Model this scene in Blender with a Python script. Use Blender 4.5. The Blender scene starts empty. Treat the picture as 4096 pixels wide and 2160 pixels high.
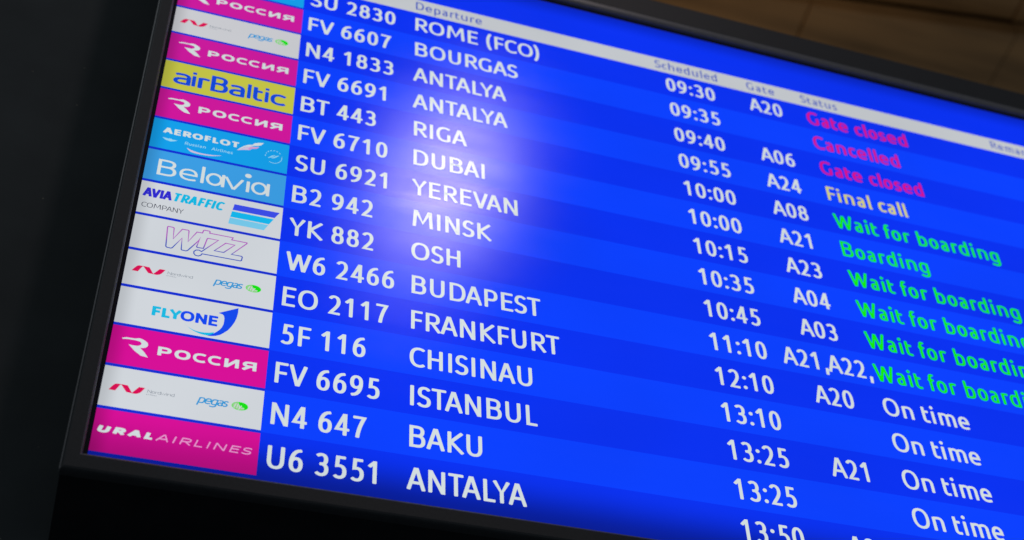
import bpy, bmesh, math, re
from mathutils import Vector, Matrix

# ------------------------------------------------------------------ units
# The screen content is laid out in "rows": x to the right, y DOWN the
# screen, z out of the screen towards the viewer; 1 row = 4.8 cm.
S = 0.048
Z0 = 3.05            # height of the screen line y = 0 above the terminal floor


def W(x, y, z=0.0):
    return Vector((x * S, -z * S, Z0 - y * S))


# ------------------------------------------------------------------ camera
sc = bpy.context.scene
cam_d = bpy.data.cameras.new("camera")
cam = bpy.data.objects.new("camera", cam_d)
sc.collection.objects.link(cam)
sc.camera = cam
right = Vector((0.94890041, -0.31347648, -0.03633886))
down = Vector((0.18644721, 0.64980095, -0.73688273))
fwd = Vector((0.25460843, 0.69245305, 0.6750432))
m = Matrix((( right.x, -down.x, -fwd.x), (right.y, -down.y, -fwd.y), (right.z, -down.z, -fwd.z))).to_4x4()
m.translation = W(0.08337, 30.12641, 22.14741)
cam.matrix_world = m
cam_d.sensor_width = 36.0
cam_d.lens = 5716.04 / 4096 * 36.0
cam_d.clip_start = 0.05
cam_d.clip_end = 100
cam_d.dof.use_dof = True
cam_d.dof.focus_distance = 29.2 * S
cam_d.dof.aperture_fstop = 4.9
cam_d.dof.aperture_blades = 0

# ------------------------------------------------------------------ world
world = bpy.data.worlds.new("World")
sc.world = world
world.use_nodes = True
bg = world.node_tree.nodes["Background"]
bg.inputs[0].default_value = (0.80, 0.92, 1.0, 1)
bg.inputs[1].default_value = 0.11

sc.view_settings.view_transform = 'Standard'
sc.view_settings.look = 'None'
sc.view_settings.exposure = 0
sc.view_settings.gamma = 1

# ------------------------------------------------------------------ lamps


def lamp(name, kind, loc, energy, color, aim=None, size=0.1, spec=1.0):
    d = bpy.data.lights.new(name, kind)
    d.energy = energy
    d.color = color
    if kind == 'AREA':
        d.shape = 'DISK'
        d.size = size
    else:
        d.shadow_soft_size = size
    d.specular_factor = spec
    o = bpy.data.objects.new(name, d)
    sc.collection.objects.link(o)
    o.location = loc
    if aim is not None:
        o.rotation_euler = (aim - loc).to_track_quat('-Z', 'Y').to_euler()
    return o


GL = Vector((6.50, 6.95, 0.0))                     # centre of the glare on the screen, rows
GD = Vector((0.199, -0.727, 0.657))                # mirrored sight line (rows, y down)
gp = GL + GD * 42.0
lamp('ceiling_lamp', 'AREA', W(*gp), 4.7, (1.0, 0.82, 0.80), W(*GL), 0.20)
lamp('hall_lamp', 'AREA', W(-34, -58, 34), 12.0, (0.86, 0.96, 1.0), W(0, 4, 0), 2.4)
lamp('ceiling_fill', 'POINT', W(25, -29, -17), 5.6, (1.0, 0.66, 0.36), None, 0.08)  # added fill light to brighten the ceiling, no such fitting is known

# ------------------------------------------------------------------ materials


def lin(c):
    c = c / 255.0
    return c / 12.92 if c <= 0.04045 else ((c + 0.055) / 1.055) ** 2.4


def lin3(c):
    return (lin(c[0]), lin(c[1]), lin(c[2]), 1.0)


def new_mat(name):
    mt = bpy.data.materials.new(name)
    mt.use_nodes = True
    nt = mt.node_tree
    for n in list(nt.nodes):
        nt.nodes.remove(n)
    out = nt.nodes.new('ShaderNodeOutputMaterial')
    return mt, nt, out


def maprange(nt, sock, a, b, c, d, smooth=True):
    n = nt.nodes.new('ShaderNodeMapRange')
    n.interpolation_type = 'SMOOTHSTEP' if smooth else 'LINEAR'
    nt.links.new(sock, n.inputs[0])
    for i, v in zip((1, 2, 3, 4), (a, b, c, d)):
        n.inputs[i].default_value = v
    return n.outputs[0]


def mul(nt, a, b):
    n = nt.nodes.new('ShaderNodeMath')
    n.operation = 'MULTIPLY'
    nt.links.new(a, n.inputs[0])
    if isinstance(b, float):
        n.inputs[1].default_value = b
    else:
        nt.links.new(b, n.inputs[1])
    return n.outputs[0]


_scr = {}


def scr(name, srgb, bottom=1.0, left=0.86, top=1.0, grad=None):
    """Lit LCD pixels of one colour behind a matt anti-glare film.
    bottom / left / top: emission factor of this colour at that edge."""
    if name in _scr:
        return _scr[name]
    mt, nt, out = new_mat(name)
    geo = nt.nodes.new('ShaderNodeNewGeometry')
    sep = nt.nodes.new('ShaderNodeSeparateXYZ')
    nt.links.new(geo.outputs['Position'], sep.inputs[0])
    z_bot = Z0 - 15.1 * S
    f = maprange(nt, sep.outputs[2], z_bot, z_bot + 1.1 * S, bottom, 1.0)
    f = mul(nt, f, maprange(nt, sep.outputs[0], 0.0, 0.38 * S, left, 1.0))
    f = mul(nt, f, maprange(nt, sep.outputs[2], Z0 + 1.2 * S, Z0 + 1.9 * S, 1.0, top))
    # fine unevenness of the panel
    nz = nt.nodes.new('ShaderNodeTexNoise')
    nz.inputs['Scale'].default_value = 5.0
    nz.inputs['Detail'].default_value = 2.0
    nt.links.new(geo.outputs['Position'], nz.inputs['Vector'])
    f = mul(nt, f, maprange(nt, nz.outputs[0], 0.3, 0.7, 0.95, 1.04, False))
    em = nt.nodes.new('ShaderNodeEmission')
    if grad:
        c2, y0, y1 = grad
        mx = nt.nodes.new('ShaderNodeMix')
        mx.data_type = 'RGBA'
        nt.links.new(maprange(nt, sep.outputs[2], Z0 - y0 * S, Z0 - y1 * S, 0, 1, True), mx.inputs[0])
        mx.inputs[6].default_value = lin3(srgb)
        mx.inputs[7].default_value = lin3(c2)
        nt.links.new(mx.outputs[2], em.inputs[0])
    else:
        em.inputs[0].default_value = lin3(srgb)
    nt.links.new(f, em.inputs[1])
    gl = nt.nodes.new('ShaderNodeBsdfGlossy')
    gl.distribution = 'BECKMANN'
    gl.inputs[0].default_value = (0.030, 0.030, 0.030, 1)
    # faint wipe marks on the film vary its roughness and reflectance
    wm = nt.nodes.new('ShaderNodeMapping')
    wm.inputs['Rotation'].default_value = (0, math.radians(32), 0)
    wm.inputs['Scale'].default_value = (4.0, 4.0, 26.0)
    nt.links.new(geo.outputs['Position'], wm.inputs[0])
    wn = nt.nodes.new('ShaderNodeTexNoise')
    wn.inputs['Scale'].default_value = 1.6
    wn.inputs['Detail'].default_value = 5.0
    nt.links.new(wm.outputs[0], wn.inputs['Vector'])
    nt.links.new(maprange(nt, wn.outputs[0], 0.3, 0.7, 0.195, 0.225, False), gl.inputs['Roughness'])
    cc = nt.nodes.new('ShaderNodeCombineColor')
    wv = maprange(nt, wn.outputs[0], 0.3, 0.7, 0.034, 0.026, False)
    for i in range(3):
        nt.links.new(wv, cc.inputs[i])
    nt.links.new(cc.outputs[0], gl.inputs[0])
    # sparkle of the anti-glare film
    sp = nt.nodes.new('ShaderNodeTexNoise')
    sp.inputs['Scale'].default_value = 900.0
    nt.links.new(geo.outputs['Position'], sp.inputs['Vector'])
    bp = nt.nodes.new('ShaderNodeBump')
    bp.inputs['Strength'].default_value = 0.12
    bp.inputs['Distance'].default_value = 0.0004
    nt.links.new(sp.outputs[0], bp.inputs['Height'])
    nt.links.new(bp.outputs[0], gl.inputs['Normal'])
    ad = nt.nodes.new('ShaderNodeAddShader')
    nt.links.new(em.outputs[0], ad.inputs[0])
    nt.links.new(gl.outputs[0], ad.inputs[1])
    nt.links.new(ad.outputs[0], out.inputs[0])
    mt.cycles.emission_sampling = 'NONE'
    _scr[name] = mt
    return mt


def solid(name, col, rough=0.5, spec=0.5, noise=0.0, scale=40.0, bump=0.0, stretch=None, specks=0.0):
    mt, nt, out = new_mat(name)
    p = nt.nodes.new('ShaderNodeBsdfPrincipled')
    p.inputs['Base Color'].default_value = (*col, 1)
    p.inputs['Roughness'].default_value = rough
    p.inputs['Specular IOR Level'].default_value = spec
    geo = nt.nodes.new('ShaderNodeNewGeometry')
    vec = geo.outputs['Position']
    if stretch:
        mp = nt.nodes.new('ShaderNodeMapping')
        mp.inputs['Scale'].default_value = stretch
        nt.links.new(vec, mp.inputs[0])
        vec = mp.outputs[0]
    nz = nt.nodes.new('ShaderNodeTexNoise')
    nz.inputs['Scale'].default_value = scale
    nz.inputs['Detail'].default_value = 6
    nt.links.new(vec, nz.inputs['Vector'])
    if noise:
        mx = nt.nodes.new('ShaderNodeMix')
        mx.data_type = 'RGBA'
        mx.blend_type = 'MULTIPLY'
        mx.inputs[0].default_value = 1.0
        mx.inputs[6].default_value = (*col, 1)
        cr = nt.nodes.new('ShaderNodeCombineColor')
        v = maprange(nt, nz.outputs[0], 0.3, 0.7, 1 - noise, 1 + noise, False)
        for i in range(3):
            nt.links.new(v, cr.inputs[i])
        nt.links.new(cr.outputs[0], mx.inputs[7])
        last = mx.outputs[2]
        if specks:
            vo = nt.nodes.new('ShaderNodeTexVoronoi')
            vo.inputs['Scale'].default_value = 38.0
            nt.links.new(geo.outputs['Position'], vo.inputs['Vector'])
            m2 = nt.nodes.new('ShaderNodeMix')
            m2.data_type = 'RGBA'
            nt.links.new(maprange(nt, vo.outputs['Distance'], 0.02, 0.05, specks, 0.0, False), m2.inputs[0])
            nt.links.new(last, m2.inputs[6])
            m2.inputs[7].default_value = (0.16, 0.16, 0.14, 1)
            last = m2.outputs[2]
        nt.links.new(last, p.inputs['Base Color'])
    if bump:
        bp = nt.nodes.new('ShaderNodeBump')
        bp.inputs['Strength'].default_value = bump
        bp.inputs['Distance'].default_value = 0.001
        nt.links.new(nz.outputs[0], bp.inputs['Height'])
        nt.links.new(bp.outputs[0], p.inputs['Normal'])
    nt.links.new(p.outputs[0], out.inputs[0])
    return mt


M_BEZEL = solid('bezel_plastic', (0.024, 0.027, 0.032), 0.55, 0.3, 0.12, 300, 0.08)
M_EDGE_LIT = solid('lit_edge_plastic', (0.115, 0.118, 0.130), 0.4, 0.5, 0.1, 200)  # bezel plastic made lighter, the light caught on its edges is in the colour
M_HOUSING = solid('housing_steel', (0.010, 0.011, 0.014), 0.7, 0.15, 0.2, 30)
M_BOARD = solid('board_laminate', (0.036, 0.043, 0.047), 0.75, 0.15, 0.18, 9, 0.15, None, 0.8)
M_MASK = solid('mask_black', (0.006, 0.006, 0.007), 0.6, 0.2)
M_CEIL = solid('ceiling_wood', (0.27, 0.155, 0.062), 0.5, 0.3, 0.35, 1.6, 0.1, (1.0, 9.0, 1.0))
M_VOID = solid('ceiling_void', (0.02, 0.015, 0.01), 0.9, 0.0)

WHITE = scr('white_pixels', (209, 219, 221), left=0.9)
TILEW = scr('white_tile_pixels', (208, 213, 219), left=0.76, grad=((201, 201, 206), 9, 0))
BAND = scr('band_pixels', (193, 197, 202))
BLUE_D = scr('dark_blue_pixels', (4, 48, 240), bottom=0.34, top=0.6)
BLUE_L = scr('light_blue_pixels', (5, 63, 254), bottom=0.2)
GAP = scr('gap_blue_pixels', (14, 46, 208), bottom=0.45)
HEAD = scr('header_text_pixels', (52, 78, 186))
MAG = scr('magenta_tile_pixels', (214, 8, 150), bottom=0.62, left=0.66, grad=((202, 22, 156), 10, 3))
YEL = scr('yellow_tile_pixels', (196, 196, 70), left=0.74)
BALT = scr('baltic_blue_pixels', (14, 72, 214))
AERO = scr('aero_blue_pixels', (16, 158, 232), left=0.7)
BELA = scr('belavia_blue_pixels', (58, 156, 226), left=0.74)
RED = scr('crimson_pixels', (216, 6, 84))
STATUS_MAG = scr('status_magenta_pixels', (216, 8, 132))
STATUS_YEL = scr('status_yellow_pixels', (212, 208, 118))
STATUS_GRN = scr('status_green_pixels', (20, 230, 12))
GREY = scr('grey_text_pixels', (128, 136, 148))
PEGAS = scr('pegas_blue_pixels', (46, 150, 212))
OVAL = scr('oval_green_pixels', (20, 224, 14))
PALE_GREEN = scr('oval_pale_pixels', (150, 210, 140))
INDIGO = scr('indigo_pixels', (46, 40, 204))
CYAN = scr('cyan_pixels', (16, 184, 226))
TAIL1 = scr('tail_indigo_pixels', (58, 76, 232))
TAIL2 = scr('tail_cyan_pixels', (14, 184, 238))
TAIL3 = scr('tail_pale_pixels', (118, 202, 236))
CHAR = scr('charcoal_text_pixels', (52, 54, 72))
WIZZ = scr('outline_pixels', (176, 88, 190), grad=((58, 84, 186), 9.46, 9.70))
FLY = scr('fly_cyan_pixels', (24, 184, 224))
ONE = scr('one_blue_pixels', (16, 72, 236))
PINKW = scr('pale_pink_pixels', (206, 190, 216))
PINK = scr('pink_pixels', (206, 150, 204))
URALP = scr('thin_pink_pixels', (228, 150, 206))
LBW = scr('light_blue_text_pixels', (150, 210, 236))

# ------------------------------------------------------------------ mesh helpers


def link(name, verts, faces, mats, parent=None, idx=None, smooth=False):
    me = bpy.data.meshes.new(name)
    me.from_pydata([tuple(v) for v in verts], [], faces)
    for mt in (mats if isinstance(mats, (list, tuple)) else [mats]):
        me.materials.append(mt)
    if idx:
        for p, i in zip(me.polygons, idx):
            p.material_index = i
    me.update()
    o = bpy.data.objects.new(name, me)
    sc.collection.objects.link(o)
    if parent is not None:
        o.parent = parent
    return o


ZK = 0.12           # artwork layers lie within a fraction of a millimetre


class Art:
    """Flat screen artwork: coloured shapes collected in row units."""

    def __init__(self):
        self.v, self.f, self.i, self.mats = [], [], [], []
        self.k = 0

    def mi(self, mat):
        if mat not in self.mats:
            self.mats.append(mat)
        return self.mats.index(mat)

    def poly(self, pts, mat, z):
        # facing the viewer: triangulate through bmesh-free ear clipping (mathutils)
        from mathutils.geometry import tessellate_polygon
        b = len(self.v)
        self.k += 1
        zz = z * ZK + self.k * 0.00003
        tris = tessellate_polygon([[Vector((p[0], -p[1], 0)) for p in pts]])
        for p in pts:
            self.v.append(W(p[0], p[1], zz))
        for t in tris:
            a, c, d = [Vector((pts[i][0], -pts[i][1])) for i in t]
            cr = (c - a).x * (d - a).y - (c - a).y * (d - a).x
            if abs(cr) < 1e-9:
                continue
            t = t if cr > 0 else (t[0], t[2], t[1])
            self.f.append((b + t[0], b + t[1], b + t[2]))
            self.i.append(self.mi(mat))

    def rect(self, x0, y0, x1, y1, mat, z):
        self.poly([(x0, y0), (x1, y0), (x1, y1), (x0, y1)], mat, z)

    def build(self, name, parent, label=None):
        o = link(name, self.v, self.f, self.mats, parent, self.i)
        if label:
            o['label'] = label
        return o


# --- stroke lettering -----------------------------------------------------
X = 0.667          # x-height as a fraction of the inner cap height
GL_ = {
    'A': (.71, "M0,0 L.45,1 L.55,1 L1,0", "M.16,.31 L.84,.31"),
    'B': (.625, "M0,.54 L.5,.54 C.82,.54 .92,.66 .92,.78 C.92,.92 .8,1 .45,1 L0,1 L0,0 L.5,0 C.85,0 1,.1 1,.27 C1,.44 .85,.54 .5,.54"),
    'C': (.63, "M1,.94 C.9,.98 .76,1 .64,1 C.2,1 0,.8 0,.5 C0,.2 .2,0 .64,0 C.78,0 .9,.02 1,.06"),
    'D': (.69, "M0,0 L0,1 L.36,1 C.8,1 1,.82 1,.5 C1,.18 .8,0 .36,0 Z"),
    'E': (.54, "M1,1 L0,1 L0,0 L1,0", "M0,.53 L.9,.53"),
    'F': (.50, "M1,1 L0,1 L0,0", "M0,.5 L.9,.5"),
    'G': (.67, "M.97,.94 C.88,.98 .75,1 .62,1 C.2,1 0,.8 0,.5 C0,.2 .2,0 .6,0 C.75,0 .9,.02 1,.06 L1,.46"),
    'H': (.62, "M0,0 L0,1", "M1,0 L1,1", "M0,.53 L1,.53"),
    'I': (.165, "M.5,0 L.5,1"),
    'K': (.645, "M0,0 L0,1", "M.95,1 L.12,.52 L1,0"),
    'L': (.48, "M0,1 L0,0 L1,0"),
    'M': (.91, "M0,0 L.07,1 L.13,1 L.5,.24 L.87,1 L.93,1 L1,0"),
    'N': (.65, "M0,0 L0,1 L.06,1 L.94,0 L1,0 L1,1"),
    'O': (.79, "M.5,1 C.84,1 1,.8 1,.5 C1,.2 .84,0 .5,0 C.16,0 0,.2 0,.5 C0,.8 .16,1 .5,1 Z"),
    'P': (.58, "M0,0 L0,1 L.45,1 C.85,1 1,.88 1,.71 C1,.52 .85,.42 .45,.42 L0,.42"),
    'R': (.625, "M0,0 L0,1 L.45,1 C.8,1 .93,.88 .93,.73 C.93,.56 .8,.47 .45,.47 L0,.47", "M.42,.47 L1,0"),
    'S': (.545, "M.93,.92 C.85,.97 .7,1 .55,1 C.22,1 .05,.9 .05,.74 C.05,.57 .25,.54 .5,.5 C.8,.45 1,.42 1,.25 C1,.08 .78,0 .47,0 C.28,0 .12,.03 0,.09"),
    'T': (.62, "M0,1 L1,1", "M.5,1 L.5,0"),
    'U': (.63, "M0,1 L0,.35 C0,.1 .2,0 .5,0 C.8,0 1,.1 1,.35 L1,1"),
    'V': (.69, "M0,1 L.46,0 L.54,0 L1,1"),
    'W': (1.03, "M0,1 L.23,0 L.27,0 L.48,.9 L.52,.9 L.73,0 L.77,0 L1,1"),
    'Y': (.66, "M0,1 L.5,.46 L1,1", "M.5,.46 L.5,0"),
    'Z': (.6, "M0,1 L1,1 L0,0 L1,0"),
    '0': (.52, "M.5,1 C.86,1 1,.8 1,.5 C1,.2 .86,0 .5,0 C.14,0 0,.2 0,.5 C0,.8 .14,1 .5,1 Z"),
    '1': (.335, "M0,.8 L.9,1 L1,1 L1,0"),
    '2': (.50, "M.02,.9 C.12,.97 .28,1 .44,1 C.78,1 .95,.88 .95,.7 C.95,.45 .45,.25 .04,0 L1,0"),
    '3': (.49, "M.05,.95 C.18,.99 .3,1 .44,1 C.76,1 .92,.9 .92,.76 C.92,.6 .75,.53 .4,.53", "M.4,.53 C.8,.53 1,.44 1,.27 C1,.08 .75,0 .42,0 C.25,0 .12,.02 0,.06"),
    '4': (.57, "M.74,0 L.74,1 L.66,1 L0,.25 L1,.25"),
    '5': (.48, "M.92,1 L.2,1 L.14,.57 C.65,.62 1,.54 1,.3 C1,.08 .72,0 .38,0 C.2,0 .1,.02 0,.05"),
    '6': (.51, "M.9,1 C.35,.99 0,.72 0,.33 C0,.1 .2,0 .52,0 C.82,0 1,.12 1,.31 C1,.5 .82,.6 .55,.6 C.32,.6 .12,.54 .02,.44"),
    '7': (.52, "M0,1 L1,1 C.68,.72 .42,.36 .34,0"),
    '8': (.52, "M.5,.54 C.2,.54 .08,.65 .08,.77 C.08,.92 .25,1 .5,1 C.75,1 .92,.92 .92,.77 C.92,.65 .8,.54 .5,.54 Z",
          "M.5,.54 C.15,.54 0,.42 0,.27 C0,.08 .2,0 .5,0 C.8,0 1,.08 1,.27 C1,.42 .85,.54 .5,.54 Z"),
    '9': (.51, "M.1,0 C.65,.01 1,.28 1,.67 C1,.9 .8,1 .48,1 C.18,1 0,.88 0,.69 C0,.5 .18,.4 .45,.4 C.68,.4 .88,.46 .98,.56"),
    ':': (.21, "D.5,.66", "D.5,.06"),
    ',': (.20, "M.75,.08 L.35,-.24"),
    '(': (.32, "M1,1.12 C0,.85 0,.1 1,-.2"),
    ')': (.32, "M0,1.12 C1,.85 1,.1 0,-.2"),
    'a': (.43, "M.1,.64 C.2,.66 .35,.667 .5,.667 C.9,.667 1,.58 1,.44 L1,0", "M1,.37 C.3,.38 0,.32 0,.17 C0,.03 .2,0 .42,0 C.65,0 .85,.01 1,.02"),
    'b': (.54, "M0,1.02 L0,0 C.2,0 .35,0 .5,0 C.85,0 1,.12 1,.34 C1,.56 .85,.667 .55,.667 C.3,.667 .15,.62 0,.56"),
    'c': (.44, "M1,.63 C.88,.66 .75,.667 .62,.667 C.2,.667 0,.55 0,.333 C0,.1 .2,0 .62,0 C.78,0 .9,.01 1,.04"),
    'd': (.54, "M1,1.02 L1,.0 C.8,0 .65,0 .5,0 C.15,0 0,.12 0,.33 C0,.56 .15,.667 .45,.667 C.7,.667 .85,.66 1,.64"),
    'e': (.555, "M.93,.03 C.8,.01 .7,0 .6,0 C.2,0 0,.1 0,.333 C0,.55 .18,.667 .52,.667 C.85,.667 1,.55 1,.33 L.02,.33"),
    'f': (.37, "M1,1 C.55,1.03 .3,.98 .3,.78 L.3,0", "M0,.667 L.9,.667"),
    'g': (.54, "M0,-.27 C.2,-.32 .8,-.36 .95,-.2 C1,-.1 1,-.05 1,.05 L1,.64 C.8,.66 .7,.667 .5,.667 C.15,.667 0,.56 0,.33 C0,.1 .15,0 .5,0 C.7,0 .9,.03 1,.06"),
    'h': (.55, "M0,0 L0,1.02", "M0,.56 C.2,.64 .35,.667 .55,.667 C.85,.667 1,.58 1,.42 L1,0"),
    'i': (.165, "M.5,0 L.5,.667", "D.5,.96"),
    'k': (.5, "M0,0 L0,1.02", "M.95,.667 L.1,.3 L1,0"),
    'l': (.20, "M.1,1.02 L.1,.15 C.1,0 .4,-.02 1,0"),
    'm': (.85, "M0,0 L0,.667", "M0,.6 C.1,.65 .18,.667 .27,.667 C.42,.667 .5,.6 .5,.45 L.5,0", "M.5,.6 C.6,.65 .68,.667 .77,.667 C.92,.667 1,.6 1,.45 L1,0"),
    'n': (.55, "M0,0 L0,.64 C.2,.66 .35,.667 .55,.667 C.85,.667 1,.58 1,.42 L1,0"),
    'o': (.52, "M.5,.667 C.84,.667 1,.55 1,.333 C1,.12 .84,0 .5,0 C.16,0 0,.12 0,.333 C0,.55 .16,.667 .5,.667 Z"),
    'p': (.54, "M0,-.32 L0,.64 C.15,.66 .3,.667 .5,.667 C.85,.667 1,.56 1,.34 C1,.1 .85,0 .5,0 C.3,0 .15,.01 0,.03"),
    'r': (.38, "M0,0 L0,.63 C.25,.66 .6,.67 1,.65"),
    's': (.42, "M.92,.63 C.8,.66 .65,.667 .5,.667 C.2,.667 .05,.61 .05,.5 C.05,.38 .3,.36 .5,.34 C.8,.31 1,.28 1,.17 C1,.05 .8,0 .5,0 C.3,0 .12,.01 0,.05"),
    't': (.38, "M.1,.86 L.1,.2 C.1,.04 .4,-.02 1,.01", "M.1,.63 L.95,.63"),
    'u': (.55, "M0,.667 L0,.25 C0,.08 .15,0 .45,0 C.65,0 .8,.01 1,.04", "M1,0 L1,.667"),
    'v': (.56, "M0,.667 L.46,0 L.54,0 L1,.667"),
    'w': (.8, "M0,.667 L.25,0 L.5,.6 L.75,0 L1,.667"),
    'y': (.56, "M0,.667 L.5,0", "M1,.667 L.3,-.33"),
}
# left / right side bearings (cap heights); digits are centred in a fixed cell
BR = {'A': (-.01, 0), 'B': (.06 / .52, .03 / .52), 'C': (.05, .0), 'D': (.115, .05), 'E': (.115, .03), 'F': (.115, .0), 'G': (.05, .09), 'H': (.115, .105),
      'I': (.115, .105), 'K': (.115, .0), 'L': (.115, .0), 'M': (.08, .06), 'N': (.11, .105), 'O': (.06, .055), 'P': (.115, .02), 'R': (.115, .01),
      'S': (.02, .02), 'T': (.0, .0), 'U': (.105, .105), 'V': (.03, 0), 'W': (0, .02), 'Y': (-.01, .0), '(': (.05, .04), ')': (.0, 0), ',': (.06, .0),
      'a': (.08, .10), 'b': (.11, .07), 'c': (.06, .02), 'd': (.06, .10), 'e': (.06, .06), 'f': (.02, .0), 'g': (.06, .10), 'h': (.11, .10), 'i': (.10, .105),
      'k': (.10, .0), 'l': (.10, .02), 'm': (.105, .08), 'n': (.10, .10), 'o': (.06, .06), 'p': (.11, .06), 'r': (.11, .0), 's': (.04, .04), 't': (.03, .02),
      'u': (.10, .10), 'v': (.0, .0), 'w': (0, 0), 'y': (0, 0)}
KERN = {'TA': -.06, 'LY': -.08, 'YA': -.05, 'PE': 0.02, 'Wa': -.0, 'VA': -.06, 'ra': .02, 'DA': -.04, 'AP': 0, 'AV': -.06, 'A2': -.02}


def flatten(path, n=7):
    toks = re.findall(r'([MLCZD])\s*([^MLCZD]*)', path)
    pts, closed = [], False
    for c, arg in toks:
        nums = [float(t) for t in re.findall(r'-?\d*\.?\d+', arg)]
        if c in 'MLD':
            pts.append((nums[0], nums[1]))
        elif c == 'C':
            p0 = pts[-1]
            p1, p2, p3 = (nums[0], nums[1]), (nums[2], nums[3]), (nums[4], nums[5])
            for k in range(1, n + 1):
                t = k / n
                a, b, cc, d = (1 - t) ** 3, 3 * t * (1 - t) ** 2, 3 * t * t * (1 - t), t ** 3
                pts.append((a * p0[0] + b * p1[0] + cc * p2[0] + d * p3[0], a * p0[1] + b * p1[1] + cc * p2[1] + d * p3[1]))
        elif c == 'Z':
            closed = True
    out = [pts[0]]
    for p in pts[1:]:
        if abs(p[0] - out[-1][0]) + abs(p[1] - out[-1][1]) > 1e-6:
            out.append(p)
    if closed and len(out) > 1 and abs(out[0][0] - out[-1][0]) + abs(out[0][1] - out[-1][1]) < 1e-6:
        out.pop()
    return out, closed


def ribbon(art, pts, hx, hy, mat, z, closed=False, cap=0.8):
    """Stroke a polyline (row units, y down) with an elliptical pen hx, hy."""
    k = hx / hy
    q = [Vector((p[0], p[1] * k)) for p in pts]       # circular pen of radius hx in this space
    n = len(q)
    L, R = [], []
    for i in range(n):
        if closed:
            a, b = q[i - 1], q[(i + 1) % n]
        else:
            a, b = q[max(i - 1, 0)], q[min(i + 1, n - 1)]
        d1 = (q[i] - a).normalized() if (q[i] - a).length > 1e-9 else None
        d2 = (b - q[i]).normalized() if (b - q[i]).length > 1e-9 else None
        d1 = d1 or d2
        d2 = d2 or d1
        n1, n2 = Vector((-d1.y, d1.x)), Vector((-d2.y, d2.x))
        mm = n1 + n2
        mm = mm.normalized() if mm.length > 1e-6 else n1
        s = min(1.0 / max(mm.dot(n1), 0.2), 1.55)
        L.append(q[i] + mm * hx * s)
        R.append(q[i] - mm * hx * s)
    if not closed:
        # caps: squared ends with slightly softened corners
        ds = (q[0] - q[1]).normalized()
        de = (q[-1] - q[-2]).normalized()
        capS = [L[0] + ds * hx * cap * .5, L[0] + ds * hx * cap - (L[0] - R[0]) * .16, R[0] + ds * hx * cap + (L[0] - R[0]) * .16, R[0] + ds * hx * cap * .5]
        capE = [L[-1] + de * hx * cap * .5, L[-1] + de * hx * cap - (L[-1] - R[-1]) * .16, R[-1] + de * hx * cap + (L[-1] - R[-1]) * .16, R[-1] + de * hx * cap * .5]
    b = len(art.v)
    art.k += 1
    zz = z * ZK + art.k * 0.00003
    for p in L + R:
        art.v.append(W(p.x, p.y / k, zz))
    mi = art.mi(mat)

    def face(ids):
        a, c, d = [art.v[j] for j in ids[:3]]
        if (c - a).cross(d - a).y > 0:
            ids = tuple(reversed(ids))
        art.f.append(tuple(ids))
        art.i.append(mi)
    m_ = n if closed else n - 1
    for i in range(m_):
        j = (i + 1) % n
        face((b + i, b + j, b + n + j, b + n + i))
    if not closed:
        for li, ri, cp in ((0, n, capS), (n - 1, 2 * n - 1, capE)):
            c0 = len(art.v)
            for p in cp:
                art.v.append(W(p.x, p.y / k, zz))
            face((b + li, c0, c0 + 1, c0 + 2, c0 + 3, b + ri))


def disc(art, cx, cy, rx, ry, mat, z, n=20, rot=0.0):
    art.poly([(cx + rx * math.cos(t) * math.cos(rot) - ry * math.sin(t) * math.sin(rot),
               cy + rx * math.cos(t) * math.sin(rot) + ry * math.sin(t) * math.cos(rot)) for t in [2 * math.pi * i / n for i in range(n)]], mat, z)


def text(art, s, x, base, cap, mat, z=0.05, wt=.153, ht=None, wscale=1.0, track=0.0, slant=0.0, x_end=None, cell=True, cap_ext=0.8, br=1.0):
    """Write s with its left edge at x, baseline at base (row units)."""
    ht = ht if ht is not None else wt * .82
    hx, hy = wt * cap / 2, ht * cap / 2

    def layout(tr):
        pos, cx, prev, first = [], 0.0, '', True
        for ch in s:
            if ch == ' ':
                cx += .31 * wscale + tr
                prev = ''
                continue
            cx += KERN.get(prev + ch, 0) * wscale
            key = {'\u0418': 'N', '\u042f': 'R'}.get(ch, ch)
            w = GL_[key][0] * wscale
            if ch.isdigit() and cell:
                adv = .645
                l = (adv - w) * {'5': .62, '1': .27}.get(ch, .45)
                r = adv - w - l
            elif ch == ':':
                l, r = .05, .05
            else:
                l, r = BR.get(key, (.06, .06))
                if ch in '\u042f':
                    l, r = r, l
                l, r = l * wscale * br, r * wscale * br
            if first and not (ch.isdigit() and cell):
                l = 0
            first = False
            pos.append((ch, key, cx + l, w))
            cx += l + w + r + tr
            prev = ch
        return pos, pos[-1][2] + pos[-1][3]
    pos, end = layout(track)
    if x_end is not None and len(pos) > 1:
        need = (x_end - x) / cap
        cnt = len(pos) - 1 + s.count(' ')
        track += (need - end) / cnt
        pos, end = layout(track)
    for ch, key, px, w in pos:
        mir = ch in '\u0418\u042f'
        for path in GL_[key][1:]:
            pts, closed = flatten(path)
            out = []
            iw, ih = w * cap - 2 * hx, cap - 2 * hy
            for (u, v) in pts:
                if mir:
                    u = 1 - u
                yy = base - hy - v * ih
                xx = x + px * cap + hx + u * iw + slant * (base - yy)
                out.append((xx, yy))
            if path[0] == 'D':
                r = hx * 1.22
                disc(art, out[0][0], out[0][1], r, r * .98, mat, z, 12)
            else:
                ribbon(art, out, hx, hy, mat, z, closed, cap_ext)
    return x + end * cap


def tag(o, label=None, cat=None, kind=None, group=None):
    if label: o['label'] = label
    if cat: o['category'] = cat
    if kind: o['kind'] = kind
    if group: o['group'] = group
    return o


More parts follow.
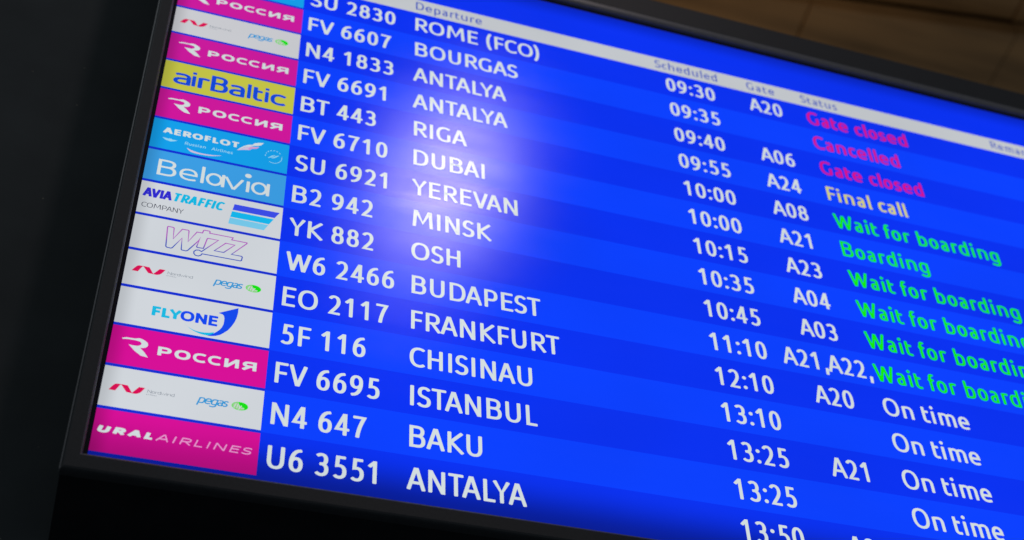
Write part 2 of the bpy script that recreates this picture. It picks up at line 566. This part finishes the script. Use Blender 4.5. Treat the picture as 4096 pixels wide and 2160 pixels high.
# ------------------------------------------------------------------ the display
root = bpy.data.objects.new('flight_information_display', None)
sc.collection.objects.link(root)
root.location = (0, 0, 0)
tag(root, 'large flat departures screen with glowing blue timetable rows in a charcoal bezel', 'departure board')

XR = 30.0            # screen width
YT, YB = -1.84, 15.09


def frame_mesh(name, loops, mat, parent, bevel=False):
    v, f = [], []
    for (xl, yt, yb, z) in loops:
        xr = XR - xl
        v += [W(xl, yt, z), W(xr, yt, z), W(xr, yb, z), W(xl, yb, z)]
    for a in range(len(loops) - 1):
        for k in range(4):
            j = (k + 1) % 4
            f.append((a * 4 + k, a * 4 + j, a * 4 + 4 + j, a * 4 + 4 + k))
    o = link(name, v, f, mat, parent)
    return o


# bezel section from the inner edge next to the glass to the outer back edge
ZF = .14
loops = [(-.128, -2.175, 15.185, ZF - .006), (-.14, -2.19, 15.20, ZF),
         (-.355, -2.97, 15.455, ZF), (-.385, -3.005, 15.49, ZF - .015), (-.40, -3.02, 15.505, ZF - .05), (-.41, -3.03, 15.515, ZF - .12), (-.41, -3.03, 15.515, -.10)]
bez = frame_mesh('bezel', loops, M_BEZEL, root)
# sloping lip that steps down to the glass
lip = frame_mesh('bezel_lip', [(-.085, -1.97, 15.20, -.06), (-.083, -1.975, 15.135, .03), (-.088, -1.99, 15.132, .075), (-.100, -2.06, 15.146, .110), (-.130, -2.178, 15.188, ZF - .007)], M_EDGE_LIT, bez)
# added bead, its lighter colour stands in for the outer edge highlight
edge_hl = frame_mesh('bezel_edge_highlight', [(-.404, -3.02, 15.50, .085), (-.430, -3.02, 15.50, .07), (-.430, -3.02, 15.50, -.02), (-.40, -3.02, 15.5, -.05)], M_EDGE_LIT, bez)

mask = frame_mesh('screen_surround', [(0.02, YT + .02, YB - .02, -.03), (-.2, -2.1, 15.3, -.035)], M_MASK, root)

hv = [W(-.40, -3.0, -.10), W(XR + .40, -3.0, -.10), W(XR + .40, 15.505, -.10), W(-.40, 15.505, -.10),
      W(-.40, -3.0, -2.45), W(XR + .40, -3.0, -2.45), W(XR + .40, 15.505, -2.45), W(-.40, 15.505, -2.45)]
hf = [(0, 3, 2, 1), (4, 5, 6, 7), (0, 1, 5, 4), (1, 2, 6, 5), (2, 3, 7, 6), (3, 0, 4, 7)]
hous = link('rear_housing', hv, hf, M_HOUSING, root)

pa = Art()
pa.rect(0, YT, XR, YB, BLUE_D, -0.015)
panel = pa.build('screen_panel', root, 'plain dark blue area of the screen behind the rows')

# header band with column titles
hb = Art()
hb.rect(0, -.525, XR, .045, BAND, 0.0)
band = hb.build('header_band', root, 'pale grey band with the column titles')


def header(s, x, x_end):
    a = Art()
    text(a, s, x, -.10, .315, HEAD, .01, wt=.135, track=.12, x_end=x_end, cell=False)
    a.build('column_title', band, 'column title ' + s)


header('Departure', 5.92, 7.72)
header('Scheduled', 12.67, 14.53)
header('Gate', 15.43, 16.28)
header('Status', 17.10, 18.24)
header('Remarks', 23.30, 24.85)

# ------------------------------------------------------------------ airline tiles
TX = 3.015          # tile width
T0, T1 = .035, .965  # tile top and bottom within a row


def tile(a, row, mat, last=False):
    a.rect(0.0, row, TX, row + 1, GAP, .012)
    a.rect(0.0, row + T0, TX, row + (T1 if not last else .985), mat, .02)


def sh(pts, row):
    return [(p[0], p[1] + row) for p in pts]


def smooth_poly(pts, n=4):
    out = []
    m_ = len(pts)
    for i in range(m_):
        p0, p1, p2, p3 = pts[i - 1], pts[i], pts[(i + 1) % m_], pts[(i + 2) % m_]
        for k in range(n):
            t = k / n
            out.append(tuple(0.5 * ((2 * p1[j]) + (-p0[j] + p2[j]) * t + (2 * p0[j] - 5 * p1[j] + 4 * p2[j] - p3[j]) * t * t
                                    + (-p0[j] + 3 * p1[j] - 3 * p2[j] + p3[j]) * t ** 3) for j in (0, 1)))
    return out


def logo_rossiya(a, r):
    tile(a, r, MAG)
    mark = [(0.207, 0.325), (0.288, 0.296), (0.453, 0.293), (0.532, 0.267), (0.590, .282), (0.645, 0.310), (0.695, 0.35), (0.710, 0.400), (0.70, .44), (0.675, 0.469), (0.63, .49), (0.572, 0.499),
            (0.668, 0.594), (0.745, 0.700), (0.606, 0.683), (0.478, 0.593), (0.348, 0.458), (0.428, 0.466), (0.515, 0.462), (0.556, 0.442), (0.587, 0.400), (0.56, 0.352), (0.459, 0.334), (0.31, 0.336), (0.222, 0.352)]
    a.poly(sh(mark, r), WHITE, .03)
    # wide letters of the name
    spans = [('P', .905, 1.165), ('O', 1.225, 1.53), ('C', 1.578, 1.83), ('C', 1.868, 2.12), ('\u0418', 2.185, 2.468), ('\u042f', 2.525, 2.812)]
    for ch, x0, x1 in spans:
        key = {'\u0418': 'N', '\u042f': 'R'}.get(ch, ch)
        cp = .225
        text(a, ch, x0, r + .61, cp, WHITE, .03, wt=.33 if ch not in 'C' else .27, ht=.22, wscale=(x1 - x0) / cp / GL_[key][0], cap_ext=.55)


def logo_nordwind(a, r):
    tile(a, r, TILEW)
    a.poly(sh([(0.142, 0.586), (0.180, .52), (0.22, 0.459), (0.245, .435), (0.273, 0.425), (0.355, 0.423), (0.33, .45), (0.262, 0.588)], r), RED, .03)
    a.poly(sh([(0.345, 0.420), (0.474, 0.429), (0.573, 0.592), (0.466, 0.583), (0.416, 0.516)], r), RED, .03)
    a.poly(sh([(0.560, 0.592), (0.679, 0.423), (0.791, 0.423), (0.729, 0.533), (0.688, 0.572), (0.637, 0.592)], r), RED, .03)
    text(a, 'Nordwind', .842, r + .521, .072, GREY, .03, wt=.13, x_end=1.345, track=.3, wscale=1.6, br=.5)
    text(a, 'airlines', .829, r + .574, .030, GREY, .03, wt=.22, x_end=1.02)
    text(a, 'pegas', 1.772, r + .562, .20, PEGAS, .03, wt=.155, slant=.28, wscale=1.2, x_end=2.335, br=.8)
    disc(a, 2.577, r + .487, .158, .098, OVAL, .03, 28)
    a.poly(sh([(2.445, .44), (2.50, .408), (2.545, .402), (2.56, .45), (2.60, .50), (2.66, .52), (2.66, .558), (2.60, .577), (2.54, .575), (2.48, .555), (2.44, .52), (2.43, .48)], r), PALE_GREEN, .033)
    text(a, 'fly', 2.452, r + .545, .105, TILEW, .036, wt=.16, slant=.25, wscale=1.0, x_end=2.60)
    ribbon(a, sh([(2.61, .535), (2.66, .53)], r), .006, .006, TILEW, .037)


def logo_airbaltic(a, r):
    tile(a, r, YEL)
    big = dict(mat=BALT, z=.03, cap_ext=.9)
    cp = .54
    for ch, x0, x1, w in (('a', .238, .632, .19), ('i', .645, .748, .175), ('r', .79, 1.055, .195), ('B', 1.083, 1.485, .195), ('a', 1.508, 1.870, .19),
                          ('l', 1.912, 2.02, .175), ('t', 2.045, 2.29, .19), ('i', 2.325, 2.43, .175), ('c', 2.465, 2.825, .185)):
        if ch == 'l':
            xm = (x0 + x1) / 2
            ribbon(a, [(xm, r + .295), (xm, r + .72)], .045, .04, BALT, .03, cap=.9)
        elif ch == 'i':
            xm = (x0 + x1) / 2
            ribbon(a, [(xm, r + .435), (xm, r + .72)], .045, .045, BALT, .03, cap=.9)
            a.rect(xm - .046, r + .265, xm + .046, r + .345, BALT, .03)
        else:
            text(a, ch, x0, r + .775, cp, BALT, .03, wt=w, ht=.145, wscale=(x1 - x0) / cp / GL_[ch][0], cap_ext=.9)


def logo_aeroflot(a, r):
    tile(a, r, AERO)
    text(a, 'AEROFLOT', .238, r + .462, .182, WHITE, .03, wt=.36, ht=.22, wscale=1.6, x_end=1.91, cap_ext=.6, br=.5)
    a.poly(sh([(0.245, 0.612), (0.326, 0.614), (0.372, 0.629), (0.40, 0.60), (0.418, .622), (0.440, 0.606), (0.455, .628), (0.572, 0.627), (0.51, 0.669), (0.425, 0.700), (0.373, 0.685), (0.308, 0.67)], r), LBW, .03)
    text(a, 'Russian', .735, r + .70, .09, LBW, .03, wt=.18, wscale=1.25, x_end=1.19, track=.2, slant=.1)
    text(a, 'Airlines', 1.32, r + .70, .09, LBW, .03, wt=.18, wscale=1.25, x_end=1.785, track=.2, slant=.1)
    a.poly(smooth_poly(sh([(0.79, 0.790), (0.896, 0.833), (1.052, 0.866), (1.244, 0.866), (1.40, .845), (1.556, 0.813), (1.372, 0.882), (1.184, 0.908), (0.994, 0.910), (0.877, 0.882)], r)), PINKW, .03)
    a.poly(sh([(1.87, 0.538), (1.90, .49), (1.945, 0.43), (2.0, .37), (2.065, 0.317), (2.12, .285), (2.191, 0.268), (2.22, .225), (2.25, 0.192), (2.34, .155), (2.443, 0.133), (2.40, .20), (2.378, 0.23), (2.30, .27), (2.245, 0.281), (2.157, 0.327), (2.032, 0.384)], r), WHITE, .03)
    a.poly(sh([(1.87, 0.538), (2.032, 0.394), (2.157, 0.327), (2.261, 0.314), (2.35, 0.287), (2.304, 0.358), (2.19, 0.403), (2.142, 0.455), (2.027, 0.481)], r), PINKW, .033)
    a.poly(sh([(2.10, .43), (2.157, 0.35), (2.261, 0.33), (2.345, 0.29), (2.304, 0.358), (2.19, 0.400), (2.142, 0.45)], r), PINK, .036)
    # alliance roundel: arc, dashes and a waved ribbon
    cx, cy, R0 = 2.69, .51 + r, .185
    arc = [(cx + R0 * math.cos(t), cy + R0 * 1.08 * math.sin(t)) for t in [math.radians(-12 + i * 13) for i in range(11)]]
    ribbon(a, arc, .007, .007, LBW, .03)
    for dg in (178, 200, 222, 244, 266, 288, 310):
        t = math.radians(dg)
        t2 = t + .10
        ribbon(a, [(cx + R0 * math.cos(t), cy + R0 * 1.08 * math.sin(t)), (cx + R0 * math.cos(t2), cy + R0 * 1.08 * math.sin(t2))], .011, .011, LBW, .03)
    for k in range(3):
        x0, y0 = cx - .115 + k * .035, cy + .035 - k * .035 + .02
        ribbon(a, [(x0, y0), (x0 + .05, y0 - .03), (x0 + .10, y0 - .01), (x0 + .15, y0 - .045)], .009, .010, LBW, .03)


def logo_belavia(a, r):
    tile(a, r, BELA)
    text(a, 'B', .262, r + .776, .48, WHITE, .03, wt=.15, ht=.11, wscale=(.405) / .48 / GL_['B'][0])
    for ch, x0, x1 in (('e', .732, 1.12), ('v', 1.70, 2.108)):
        text(a, ch, x0, r + .778, .50, WHITE, .03, wt=.125, ht=.10, wscale=(x1 - x0) / .50 / GL_[ch][0])
    ribbon(a, [(1.225, r + .295), (1.225, r + .745)], .036, .034, WHITE, .03)
    for x0, x1 in ((1.308, 1.703), (2.288, 2.68)):
        cx = (x0 + x1 - .05) / 2
        rx, ry = (x1 - .03 - x0) / 2 - .032, .162
        ring = [(cx + rx * math.cos(t), r + .59 + ry * math.sin(t)) for t in [2 * math.pi * i / 28 for i in range(28)]]
        ribbon(a, ring, .032, .028, WHITE, .03, closed=True)
        ribbon(a, [(x1 - .035, r + .425), (x1 - .035, r + .745)], .036, .034, WHITE, .03)
    ribbon(a, [(2.208, r + .47), (2.208, r + .745)], .036, .034, WHITE, .03)
    disc(a, 2.19, r + .272, .072, .063, WHITE, .03)


def logo_avia(a, r):
    tile(a, r, TILEW)
    text(a, 'AVIA', .062, r + .478, .265, INDIGO, .03, wt=.24, ht=.20, wscale=1.02, slant=.06, x_end=.665, cap_ext=.7)
    text(a, 'TRAFFIC', .665, r + .475, .262, CYAN, .03, wt=.24, ht=.20, wscale=1.0, slant=.20, x_end=1.735, cap_ext=.7)
    text(a, 'COMPANY', .082, r + .79, .135, CHAR, .03, wt=.115, wscale=1.18, x_end=.95)
    a.poly(sh([(1.975, 0.208), (2.952, 0.206), (2.852, 0.385), (1.948, 0.385)], r), TAIL1, .03)
    a.poly(sh([(1.942, 0.428), (2.838, 0.428), (2.749, 0.602), (1.918, 0.602)], r), TAIL2, .03)
    a.poly(sh([(1.914, 0.625), (2.735, 0.63), (2.653, 0.803), (1.895, 0.803)], r), TAIL3, .03)


def logo_wizz(a, r):
    tile(a, r, TILEW)
    out1 = [(0.700, 0.217), (0.803, 0.220), (0.819, 0.236), (0.835, 0.538), (0.986, 0.221), (1.109, 0.219), (1.125, 0.235), (1.139, 0.537), (1.290, 0.222), (1.402, 0.220), (1.418, 0.140), (1.437, .129), (1.534, 0.129), (1.554, 0.144), (1.548, 0.187),
            (2.038, 0.188), (2.027, 0.221), (2.015, 0.256), (2.335, 0.258), (2.340, .275), (2.047, 0.663), (2.263, 0.664), (2.276, 0.685), (2.268, 0.78), (2.248, 0.797), (1.455, 0.800), (1.435, 0.845), (1.386, 0.880), (1.327, 0.874), (1.290, 0.830), (1.287, 0.775), (1.325, 0.727),
            (1.385, 0.714), (1.438, 0.742), (1.746, 0.341), (1.531, 0.338), (1.515, 0.357), (1.466, 0.645), (1.338, 0.649), (1.325, 0.628), (1.377, 0.354), (1.352, 0.451), (1.160, 0.780), (1.127, 0.804), (1.044, 0.800), (1.028, 0.785), (1.009, 0.472),
            (0.844, 0.789), (0.821, 0.805), (0.735, 0.800), (0.715, 0.778), (0.684, 0.235)]
    ribbon(a, sh(out1, r), .0125, .0125, WIZZ, .03, closed=True)
    ribbon(a, sh([(1.903, 0.381), (2.094, 0.386), (1.886, 0.650), (1.691, 0.651)], r), .0125, .0125, WIZZ, .03, closed=True)


def logo_flyone(a, r):
    tile(a, r, TILEW)
    text(a, 'FLY', .668, r + .652, .248, FLY, .03, wt=.30, ht=.24, wscale=1.40, x_end=1.235, cap_ext=.8, br=.3)
    text(a, 'ONE', 1.222, r + .648, .262, ONE, .03, wt=.26, ht=.22, wscale=1.32, x_end=1.962, cap_ext=.8, br=.5)
    sw = [(1.298, 0.679), (1.350, .740), (1.413, 0.787), (1.48, .822), (1.557, 0.846), (1.64, .856), (1.728, 0.852), (1.82, .835), (1.911, 0.802), (1.90, .85), (1.851, 0.895), (1.786, 0.911), (1.70, .910), (1.63, 0.897), (1.54, .868), (1.469, 0.831), (1.41, .79), (1.357, 0.745)]
    a.poly(sh(sw, r), CYAN, .03)
    ar = [(1.949, 0.290), (2.327, 0.075), (2.330, 0.20), (2.316, 0.328), (2.285, .455), (2.235, 0.576), (2.175, .69), (2.098, 0.780), (2.03, .845), (1.954, 0.885), (1.87, .91), (1.786, 0.915), (1.850, 0.876), (1.91, .83), (1.967, 0.770), (2.015, .71), (2.05, 0.641), (2.072, .56), (2.077, 0.475), (2.075, .40), (2.06, 0.342), (2.035, 0.313)]
    a.poly(sh(ar, r), ONE, .033)


def logo_ural(a, r):
    tile(a, r, MAG, True)
    text(a, 'URAL', .062, r + .562, .162, WHITE, .03, wt=.46, ht=.30, wscale=2.1, slant=.32, x_end=1.075, cap_ext=.5, br=.3)
    text(a, 'AIRLINES', 1.125, r + .562, .158, URALP, .03, wt=.17, ht=.16, wscale=2.0, slant=.32, x_end=2.865, br=.7)


def logo_plain_aero(a, r):
    logo_aeroflot(a, r)


ROWS = [
    ('aeroflot', 'SU 2830', 'ROME (FCO)', '09:30', 'A20', 'Gate closed', 'm'),
    ('rossiya', 'FV 6607', 'BOURGAS', '09:35', '', 'Cancelled', 'm'),
    ('nordwind', 'N4 1833', 'ANTALYA', '09:40', 'A06', 'Gate closed', 'm'),
    ('rossiya', 'FV 6691', 'ANTALYA', '09:55', 'A24', 'Final call', 'y'),
    ('airbaltic', 'BT 443', 'RIGA', '10:00', 'A08', 'Wait for boarding', 'g'),
    ('rossiya', 'FV 6710', 'DUBAI', '10:00', 'A21', 'Boarding', 'g'),
    ('aeroflot', 'SU 6921', 'YEREVAN', '10:15', 'A23', 'Wait for boarding', 'g'),
    ('belavia', 'B2 942', 'MINSK', '10:35', 'A04', 'Wait for boarding', 'g'),
    ('avia', 'YK 882', 'OSH', '10:45', 'A03', 'Wait for boarding', 'g'),
    ('wizz', 'W6 2466', 'BUDAPEST', '11:10', 'A21,A22,', 'Wait for boarding', 'g'),
    ('nordwind', 'EO 2117', 'FRANKFURT', '12:10', 'A20', 'On time', 'w'),
    ('flyone', '5F 116', 'CHISINAU', '13:10', '', 'On time', 'w'),
    ('rossiya', 'FV 6695', 'ISTANBUL', '13:25', 'A21', 'On time', 'w'),
    ('nordwind', 'N4 647', 'BAKU', '13:25', '', 'On time', 'w'),
    ('ural', 'U6 3551', 'ANTALYA', '13:50', 'A20', 'On time', 'w'),
]
LOGO = {'aeroflot': logo_aeroflot, 'rossiya': logo_rossiya, 'nordwind': logo_nordwind, 'airbaltic': logo_airbaltic, 'belavia': logo_belavia, 'avia': logo_avia,
        'wizz': logo_wizz, 'flyone': logo_flyone, 'ural': logo_ural}
LLOOK = {'aeroflot': 'bright blue airline tile with white capitals and a small flag', 'rossiya': 'magenta airline tile with white wide letters and bird mark', 'nordwind': 'white airline tile with red ribbon mark and green oval',
         'airbaltic': 'yellow airline tile with large blue letters', 'belavia': 'sky blue airline tile with large thin white letters', 'avia': 'white airline tile with indigo and cyan letters and striped tail',
         'wizz': 'white airline tile with thin purple outline letters', 'flyone': 'white airline tile with cyan and blue letters and curved arrow', 'ural': 'magenta airline tile with slanted white capitals'}
DXS = {'C': 5.893, 'O': 5.895, 'A': 5.875, 'Y': 5.89}
CAP = .520
for r, (lg, num, dest, tm, gate, st, sc_) in enumerate(ROWS):
    b = Art()
    yb = r + 1 if r < 14 else YB
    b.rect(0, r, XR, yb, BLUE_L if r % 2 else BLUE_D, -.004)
    row = b.build('departure_row', root, 'row of the %s departure to %s' % (tm, dest.split(' (')[0].title()))
    base = r + .787
    a = Art(); LOGO[lg](a, r); a.build('airline_logo', row, LLOOK[lg])
    a = Art(); text(a, num, 3.181, base, CAP, WHITE); a.build('flight_number', row)
    a = Art(); text(a, dest, DXS.get(dest[0], 5.913), base, CAP, WHITE); a.build('destination', row)
    a = Art(); text(a, tm, 12.885, base, CAP, WHITE); a.build('scheduled_time', row)
    if gate:
        a = Art(); text(a, gate, 14.765 if len(gate) > 3 else 15.39, base, CAP, WHITE); a.build('gate', row)
    a = Art(); text(a, st, 17.155, base, CAP, {'m': STATUS_MAG, 'y': STATUS_YEL, 'g': STATUS_GRN, 'w': WHITE}[sc_], wt=.153 if sc_ != 'm' else .158)
    a.build('status', row)

# ------------------------------------------------------------------ black board behind and beside the display


def box(name, x0, x1, y0, y1, z0, z1, mat, parent=None, bev=0.0):
    v = [W(x, y, z) for z in (z1, z0) for (x, y) in ((x0, y0), (x1, y0), (x1, y1), (x0, y1))]
    f = [(0, 3, 2, 1), (4, 5, 6, 7), (0, 1, 5, 4), (1, 2, 6, 5), (2, 3, 7, 6), (3, 0, 4, 7)]
    return link(name, v, f, mat, parent)


board = box('mounting_board', -45, XR + 2.0, -4.6, 60, -3.7, -2.5, M_BOARD)
tag(board, 'matt black board behind and to the left of the glowing departures screen', 'wall panel')

# ------------------------------------------------------------------ timber ceiling far behind
ceil = bpy.data.objects.new('ceiling', None)
sc.collection.objects.link(ceil)
tag(ceil, 'dark brown timber panelled ceiling above and behind the screen', None, 'structure')
H = 45.0
O = Vector((39.2, -25.1))
ang = math.radians(7.2)
ux, uz = Vector((math.cos(ang), math.sin(ang))), Vector((-math.sin(ang), math.cos(ang)))
PW, PD, GPW = 14.6, 9.5, .07
me_v = []


def ceil_pt(s, t, h):
    p = O + ux * s + uz * t
    return W(p.x, -h, p.y)


import random
random.seed(4)
pm = None
for i in range(-3, 4):
    for j in range(-5, 4):
        s0, s1 = i * PW + GPW / 2, (i + 1) * PW - GPW / 2
        t0, t1 = j * PD + GPW / 2, (j + 1) * PD - GPW / 2
        hh = H + random.uniform(-.12, .12) + (1.3 if j >= 0 else 0.0)
        e = .06
        v = [ceil_pt(s0 + e, t0 + e, hh), ceil_pt(s1 - e, t0 + e, hh), ceil_pt(s1 - e, t1 - e, hh), ceil_pt(s0 + e, t1 - e, hh),
             ceil_pt(s0, t0, hh + e), ceil_pt(s1, t0, hh + e), ceil_pt(s1, t1, hh + e), ceil_pt(s0, t1, hh + e),
             ceil_pt(s0, t0, hh + 1.2), ceil_pt(s1, t0, hh + 1.2), ceil_pt(s1, t1, hh + 1.2), ceil_pt(s0, t1, hh + 1.2)]
        f = [(0, 1, 2, 3)] + [(k, (k + 1) % 4, 4 + (k + 1) % 4, 4 + k) for k in range(4)] + [(4 + k, 4 + (k + 1) % 4, 8 + (k + 1) % 4, 8 + k) for k in range(4)]
        link('ceiling_panel', v, f, M_CEIL, ceil)
v = [ceil_pt(-60, -60, H + 4.0), ceil_pt(70, -60, H + 4.0), ceil_pt(70, 50, H + 4.0), ceil_pt(-60, 50, H + 4.0)]
link('ceiling_backing', v, [(0, 1, 2, 3)], M_VOID, ceil)
